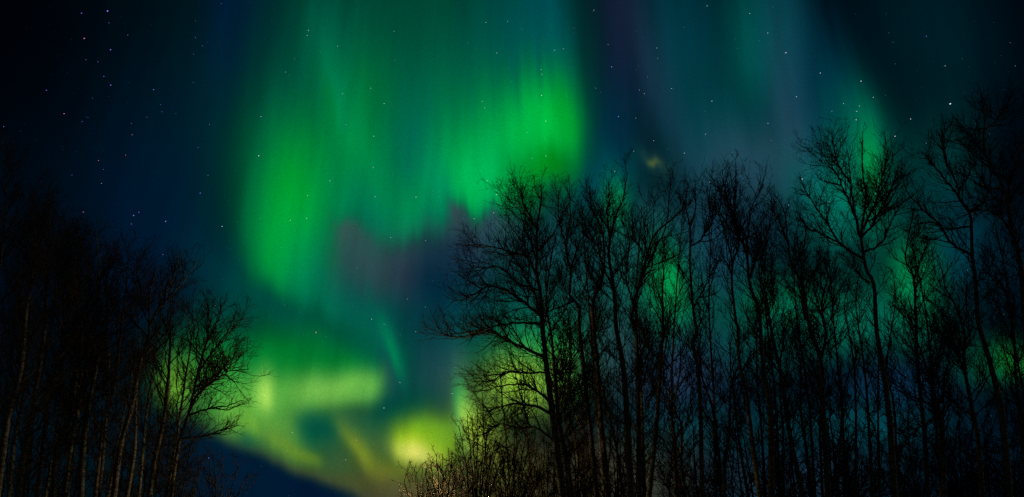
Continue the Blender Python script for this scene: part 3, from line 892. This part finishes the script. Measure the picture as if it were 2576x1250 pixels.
def Q1(x, y, r, k): return (x / 1.712 * 2576 / 3008, y / 1.712 * 2576 / 3008, r, k)
def Q2(x, y, r, k): return ((600 + x / 1.7125) * 2576 / 3008, y / 1.7125 * 2576 / 3008, r, k)
def Q3(x, y, r, k): return ((1600 + x / 1.7124) * 2576 / 3008, y / 1.7124 * 2576 / 3008, r, k)
STARS = [Q1(541, 55, 2.6, 1), Q1(410, 66, 1.5, 1), Q1(424, 193, 1.8, 2), Q1(556, 250, 1.8, 1), Q1(548, 114, 1., 1), Q1(642, 176, 1., 1), Q1(432, 300, 1., 1),
         Q1(492, 310, 1., 1), Q1(522, 384, 1.2, 1), Q1(557, 428, 1.7, 1), Q1(773, 450, 1.5, 1), Q1(234, 454, 1.3, 1), Q1(322, 571, 1.5, 2), Q1(19, 636, 1.5, 1),
         Q1(1018, 231, 1.1, 1), Q1(1053, 626, 1.2, 1), Q1(660, 621, 1., 1), Q1(739, 589, 1., 1), Q1(814, 562, 1., 1), Q1(664, 677, 1., 2), Q1(632, 780, 1.2, 2),
         Q1(495, 806, 1.2, 2), Q1(522, 852, 1., 1), Q1(1046, 882, 1.2, 1), Q1(1007, 971, 1.6, 1), Q1(672, 1083, 2., 1), Q1(698, 1067, 1.4, 1), Q1(661, 1126, 1.4, 1),
         Q1(833, 1113, 2.1, 1), Q1(419, 1066, 1.2, 2), Q1(1117, 1138, 1.5, 0), Q1(1313, 586, 1.2, 0), Q1(1301, 783, 1.9, 0), Q1(1551, 152, 1.2, 0), Q1(1545, 178, 1.2, 0),
         Q1(1113, 18, 1.1, 1), Q1(1436, 362, 1.1, 3), Q1(983, 105, .9, 1), Q1(983, 189, .9, 1), Q1(974, 272, .9, 1), Q1(971, 413, .9, 1), Q1(996, 742, .9, 1),
         Q1(808, 526, .9, 1), Q1(884, 570, .8, 1), Q1(413, 610, .9, 1), Q1(442, 590, .8, 1), Q1(465, 493, .8, 1), Q1(362, 881, .9, 1), Q1(511, 922, .9, 3),
         Q2(905, 521, 1.4, 0), Q2(1526, 107, 1.8, 1), Q2(1762, 252, 2.2, 1), Q2(1417, 113, 1.2, 0), Q2(954, 157, 1.2, 3), Q2(1471, 266, 1.2, 0), Q2(1696, 480, 1.6, 0),
         Q2(1399, 510, 1.2, 0), Q2(1718, 609, 1.5, 0), Q2(853, 685, 1.4, 0), Q2(1411, 542, 1.1, 0), Q2(1624, 666, 1.2, 3), Q2(1648, 797, 1.4, 1), Q2(1719, 785, 1.1, 0),
         Q2(632, 909, 1.3, 0), Q2(520, 984, 1.3, 0), Q2(515, 1098, 1.3, 0), Q2(433, 1108, 1.2, 0), Q2(1065, 991, 1.3, 0), Q2(859, 989, 1.2, 0), Q2(1470, 979, 1.3, 0),
         Q2(1456, 1070, 1.3, 0), Q2(1358, 1100, 1.3, 0), Q2(1323, 1186, 1.3, 1), Q2(939, 1195, 1.1, 0), Q2(1113, 1210, 1.1, 0), Q2(1423, 909, 1.2, 0), Q2(851, 841, 1.1, 0),
         Q2(1695, 350, 1.2, 0), Q2(1698, 373, 1.2, 0), Q2(712, 626, 1., 3), Q2(697, 471, 1., 0), Q2(670, 232, 1.1, 0), Q2(1807, 246, 1.1, 0), Q2(837, 443, 1., 0),
         Q3(248, 51, 1.3, 0), Q3(319, 224, 1.5, 1), Q3(337, 336, 1.3, 0), Q3(370, 586, 2., 1), Q3(564, 241, 1.3, 3), Q3(568, 293, 1.1, 3), Q3(516, 387, 1.1, 1), Q3(638, 445, 1.3, 0),
         Q3(1032, 68, 1.3, 0), Q3(817, 29, 1.2, 0), Q3(1213, 265, 1.9, 0), Q3(1122, 166, 1.2, 0), Q3(1387, 367, 1.4, 0), Q3(1591, 408, 1.7, 0), Q3(1653, 489, 1.3, 0),
         Q3(1267, 486, 1.3, 0), Q3(841, 509, 1.3, 0), Q3(1123, 620, 1.3, 0), Q3(809, 675, 1.2, 0), Q3(702, 770, 1.3, 0), Q3(941, 765, 1.2, 3), Q3(1567, 602, 1.5, 0), Q3(1570, 560, 1.3, 0),
         Q3(1583, 533, 1.2, 0), Q3(1503, 521, 1.1, 0), Q3(1840, 598, 1.5, 0), Q3(1762, 685, 1.7, 0), Q3(2040, 522, 2.8, 0), Q3(1920, 182, 1.2, 1), Q3(2014, 331, 1.3, 3),
         Q3(1785, 872, 1.9, 2), Q3(1295, 900, 1.8, 0), Q3(1432, 1015, 1.8, 0), Q3(548, 707, 1.2, 0), Q3(449, 760, 1.2, 0), Q3(353, 861, 1.3, 0), Q3(830, 916, 1.2, 0), Q3(1177, 1011, 1.2, 0),
         Q3(1228, 1031, 1.2, 0), Q3(1919, 721, 1.1, 3), Q3(1445, 559, 1., 3), Q3(501, 472, 1.1, 0), Q3(476, 453, 1.1, 0), Q3(458, 594, 1., 0), Q3(1490, 725, 1.1, 0),
         (935, 803, 1.3, 0), (795, 836, 1.9, 2), (1025, 752, 1.4, 1), (1046, 834, 1.1, 0), (1070, 772, 1.0, 3), (665, 994, 1.3, 0), (897, 1107, 1.5, 2), (966, 1026, 1.3, 0), (1138, 990, 1.3, 0),
         (870, 1157, 1.1, 0), (98, 897, 1.5, 2), (116, 1053, 1.8, 1), (80, 1107, 1.5, 1), (410, 640, 1.4, 1), (525, 1152, 1.4, 1), (736, 1088, 1., 0), (1006, 962, 1., 0)]


# ---------------------------------------------------------------- shrubs
def shrub(label, depth, cx, top, half, n, seed, mat=SHRUB, group='leafless shrubs at the foot of the groves', wpx=4.0, dens=1.0):
    """several stems fanning out of one root; half = half width of the fan in reference pixels"""
    rng = np.random.default_rng(seed)
    px = depth / FPX * 1.06
    rmin = .55 * px
    b = at(cx, 1250, depth)
    root = thing('bare_shrub', label, 'shrub', (b[0], b[1], 0), group)
    org = np.array((b[0], b[1], 0.))
    base_y = 1250 + (EYE + .3) / px          # where the ground would be in the frame
    paths, rad = [], []
    for k in range(n):
        f = (k + .5 + rng.uniform(-.4, .4)) / n * 2 - 1
        hx = cx + half * f
        hy = top + abs(f) ** 1.6 * (1250 - top) * .55 + rng.uniform(0, .22) * (1250 - top)
        tipp = at(hx, hy, depth + rng.normal(0, .4))
        foot = np.array((b[0] + f * .25, b[1] + rng.normal(0, .15), -.05))
        mid = foot * .5 + tipp * .5 + np.array((-.18 * (tipp - foot)[0], 0, .06 * (tipp - foot)[2]))
        p = smooth_path([foot, mid, tipp], 20)
        p[1:] += rng.normal(0, .9 * px, (19, 3))
        paths.append(p)
        rad.append(wpx * px / 2 * (1 - .8 * np.linspace(0, 1, 20)) + rmin * .6)
    B, Rr = np.array(paths), np.array(rad)
    for p, r in zip(B, Rr):
        s = Bag()
        s.add(p[None], r[None], 6)
        s.build('stem', mat, root, org)
    bag = Bag()
    ln = np.linalg.norm(np.diff(B, axis=1), axis=2).sum(1)
    n2 = rng.poisson(12 * dens, len(B))
    B2, l2, R2 = spawn(rng, B, np.minimum(ln, 170 * px), Rr, n2, .3, 40, .45, .55, .15, .06, 8, rmin)
    bag.add(B2, R2, 4)
    B3, l3, R3_ = spawn(rng, B2, l2, R2, rng.poisson(6 * dens, len(B2)), .12, 42, .5, .5, .2, .05, 5, rmin * .86)
    bag.add(B3, R3_, 3)
    B4, l4, R4_ = spawn(rng, B3, l3, R3_, rng.poisson(1.7, len(B3)), .2, 42, .55, .3, .22, .04, 3, rmin * .75)
    bag.add(B4, R4_, 3)
    bag.build('twigs', mat, root, org)
    return root


for args in [
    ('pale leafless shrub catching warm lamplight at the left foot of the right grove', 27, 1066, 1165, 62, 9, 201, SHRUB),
    ('tall leafless shrub with a bare pointed top in front of the brightest yellow glow', 26, 1118, 1112, 56, 7, 202, TWIG),
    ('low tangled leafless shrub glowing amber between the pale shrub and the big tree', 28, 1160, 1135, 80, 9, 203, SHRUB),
    ('tall dark leafless shrub below the long limbs of the big left-edge tree', 27, 1200, 1010, 80, 11, 204, TWIG),
    ('dense dark thicket shrub left of the foot of the big left-edge tree', 28, 1290, 1060, 100, 13, 205, TWIG),
    ('wide dark leafless shrub at the foot of the big left-edge tree', 29, 1370, 1080, 90, 11, 206, TWIG),
    ('dark leafless shrub between the first two trunks of the right grove', 30, 1450, 1100, 80, 10, 207, TWIG),
    ('dark leafless shrub at the foot of the palest trunk', 31, 1550, 1110, 90, 10, 208, TWIG),
    ('thin leafless shrub leaning into the navy sky at the edge of the left grove', 27, 555, 1130, 75, 6, 209, TWIG),
    ('low leafless shrub at the foot of the fan-branched tree', 28, 470, 1120, 70, 8, 210, TWIG),
    ('hazy dark shrub at the foot of the tallest wide-spreading tree', 34, 2290, 1110, 90, 11, 211, TWIG),
    ('black shrub with a rounded top near the right end of the right grove', 33, 2420, 1080, 100, 14, 212, TWIG),
    ('black shrub in the bottom right corner', 32, 2540, 1070, 90, 14, 213, TWIG),
    ('low hazy shrub under the low rounded crown', 35, 2130, 1130, 90, 10, 214, TWIG),
    ('low hazy shrub under the two spiky tips', 35, 1960, 1150, 90, 10, 215, TWIG),
    ('low dark shrub under the tall sparse-crowned tree', 34, 1740, 1130, 100, 10, 216, TWIG),
]:
    shrub(*args, dens=.6 if args[2] < 1170 else .9)


# ---------------------------------------------------------------- fine undergrowth that reads as one mesh of twigs behind the trunks
def undergrowth(label, x0, x1, n, top0, top1, d0, d1, seed):
    rng = np.random.default_rng(seed)
    bag = Bag()
    for k in range(n):
        depth = rng.uniform(d0, d1)
        px = depth / FPX * 1.06
        rmin = .42 * px
        x = x0 + (x1 - x0) * (k + rng.random()) / n
        y = rng.uniform(top0, top1)
        lean = rng.normal(0, 25)
        foot = at(x, 1250, depth)
        foot[2] = -.1
        tip_ = at(x + lean, y, depth)
        S = smooth_path([foot, (foot + tip_) / 2 + rng.normal(0, .12, 3), tip_], 24)
        S[1:] += rng.normal(0, .8 * px, (23, 3))
        SR = (2.4 * px * (1 - np.linspace(0, 1, 24) ** 1.3) + rmin)
        bag.add(S[None], SR[None], 5)
        n1 = 26
        B1, l1, R1_ = spawn(rng, S[None], np.array([150 * px]), SR[None], np.array([n1]), .08, 52, .55, .5, .13, .08, 9, rmin)
        bag.add(B1, R1_, 4)
        B2, l2, R2 = spawn(rng, B1, l1, R1_, rng.poisson(5, len(B1)), .1, 42, .55, .4, .18, .06, 6, rmin * .85)
        bag.add(B2, R2, 3)
        B3, l3, R3_ = spawn(rng, B2, l2, R2, rng.poisson(2.4, len(B2)), .1, 42, .6, .3, .2, .05, 4, rmin * .75)
        bag.add(B3, R3_, 3)
    o = bag.build('undergrowth', TWIG, None, np.zeros(3))
    o['kind'] = 'stuff'
    o['label'] = label
    o['category'] = 'undergrowth'


undergrowth('fine tangle of leafless undergrowth filling the gaps between the trunks of the right grove', 1230, 2640, 50, 830, 1120, 32, 40, 301)
undergrowth('fine tangle of leafless undergrowth behind the lamp-lit trunks of the left grove', -60, 480, 22, 860, 1120, 31, 38, 302)


# ================================================================ ground, lamp, stars
def ground():
    n = 61
    xs = np.linspace(-1, 1, n)
    xs = np.sign(xs) * np.abs(xs) ** 3 * 3000
    X, Y = np.meshgrid(xs, xs)
    Z = (np.sin(X * .11 + 1) * np.cos(Y * .13) * .08) * np.clip(1 - np.hypot(X, Y) / 400, 0, 1)
    v = np.stack([X.ravel(), Y.ravel(), Z.ravel()], 1)
    i = np.arange(n * n).reshape(n, n)
    q = np.stack([i[:-1, :-1], i[:-1, 1:], i[1:, 1:], i[1:, :-1]], -1).reshape(-1, 4)
    o = raw_mesh('ground', v, q, EARTH)
    o['kind'] = 'structure'
    o['label'] = 'dark frosty grass under the trees'


ground()


def lathe(profile, mat, name, parent, seg=20):
    a = np.arange(seg) * 2 * math.pi / seg
    v = np.concatenate([np.stack([r * np.cos(a), r * np.sin(a), np.full(seg, z)], 1) for r, z in profile])
    K = len(profile)
    i = np.arange(K - 1)[:, None] * seg
    j = np.arange(seg)[None]
    j2 = (j + 1) % seg
    q = np.stack([i + j, i + j2, i + seg + j2, i + seg + j], -1).reshape(-1, 4)
    return raw_mesh(name, v, q, mat, parent)


def path_lamp(px, depth, power):
    """low lamp in the clearing, just under the frame, whose light grazes the stems on both sides"""
    p = at(px, 1250, depth)
    root = thing('path_lamp', 'low lit path lamp standing in the clearing between the two groves', 'lamp', (p[0], p[1], 0))
    lathe([(.001, 0), (.11, 0), (.11, .03), (.04, .06), (.035, .95), (.06, .97), (.001, .98)], METAL, 'post', root)
    lathe([(.05, .985), (.085, .99), (.085, 1.01), (.05, 1.015)], METAL, 'collar', root)
    g = emitter('lamp_light', (1.0, .70, .29), power)
    lathe([(.001, 1.005)] + [(.12 * math.sin(t), 1.13 - .12 * math.cos(t)) for t in np.linspace(.35, 3.05, 12)] + [(.001, 1.25)],
          g, 'globe', root)


path_lamp(1008, 28.9, 2000)


def stars():
    rng = np.random.default_rng(5)
    kinds = [('star_white', (.75, .85, 1.0)), ('star_blue', (.22, .22, 1.0)), ('star_pink', (1.0, .25, .42)), ('star_pale', (.35, .62, .80)), ('star_faint', (.12, .26, .36)), ('star_dim_blue', (.06, .09, .36))]
    mats = []
    for n, c in kinds:
        mt = emitter(n, c, 1.6)
        mt.cycles.emission_sampling = 'NONE'
        mats.append(mt)
    rows = list(STARS)
    for k in range(900):
        x, y = rng.uniform(-700, 3300), rng.uniform(-250, 1250)
        left = x < 560
        r = .45 + .5 * rng.random() ** 4
        rows.append((x, y, r, 5 if left else (4 if rng.random() < .72 else 3)))
    oct_v = np.array([(1, 0, 0), (-1, 0, 0), (0, 1, 0), (0, -1, 0), (0, 0, 1), (0, 0, -1)], float)
    oct_f = np.array([(0, 2, 4), (2, 1, 4), (1, 3, 4), (3, 0, 4), (2, 0, 5), (1, 2, 5), (3, 1, 5), (0, 3, 5)])
    D = 6000.0
    V, T, MI = [], [], []
    for (x, y, r, k) in rows:
        d = Vector(ray(x, y)).normalized()
        c = np.array(d) * D + np.array((0, 0, EYE))
        s = r / FPX * D * .42
        # trailed a little by the turning sky during the exposure
        e = np.array(Vector(ray(x + 3, y - 2)).normalized() - d)
        e = e / np.linalg.norm(e)
        vv = oct_v * s
        vv = vv + np.outer(vv @ e, e) * .7
        T.append(oct_f + 6 * len(V))
        V.append(vv + c)
        MI += [k] * 8
    o = raw_mesh('stars', np.concatenate(V), np.empty((0, 4)), mats[0], smooth=False, tris=np.concatenate(T))
    for mt in mats[1:]:
        o.data.materials.append(mt)
    o.data.polygons.foreach_set('material_index', np.array(MI, np.int32))
    o['kind'] = 'stuff'
    o['label'] = 'small white, blue and pink stars scattered over the night sky'
    o['category'] = 'stars'


stars()
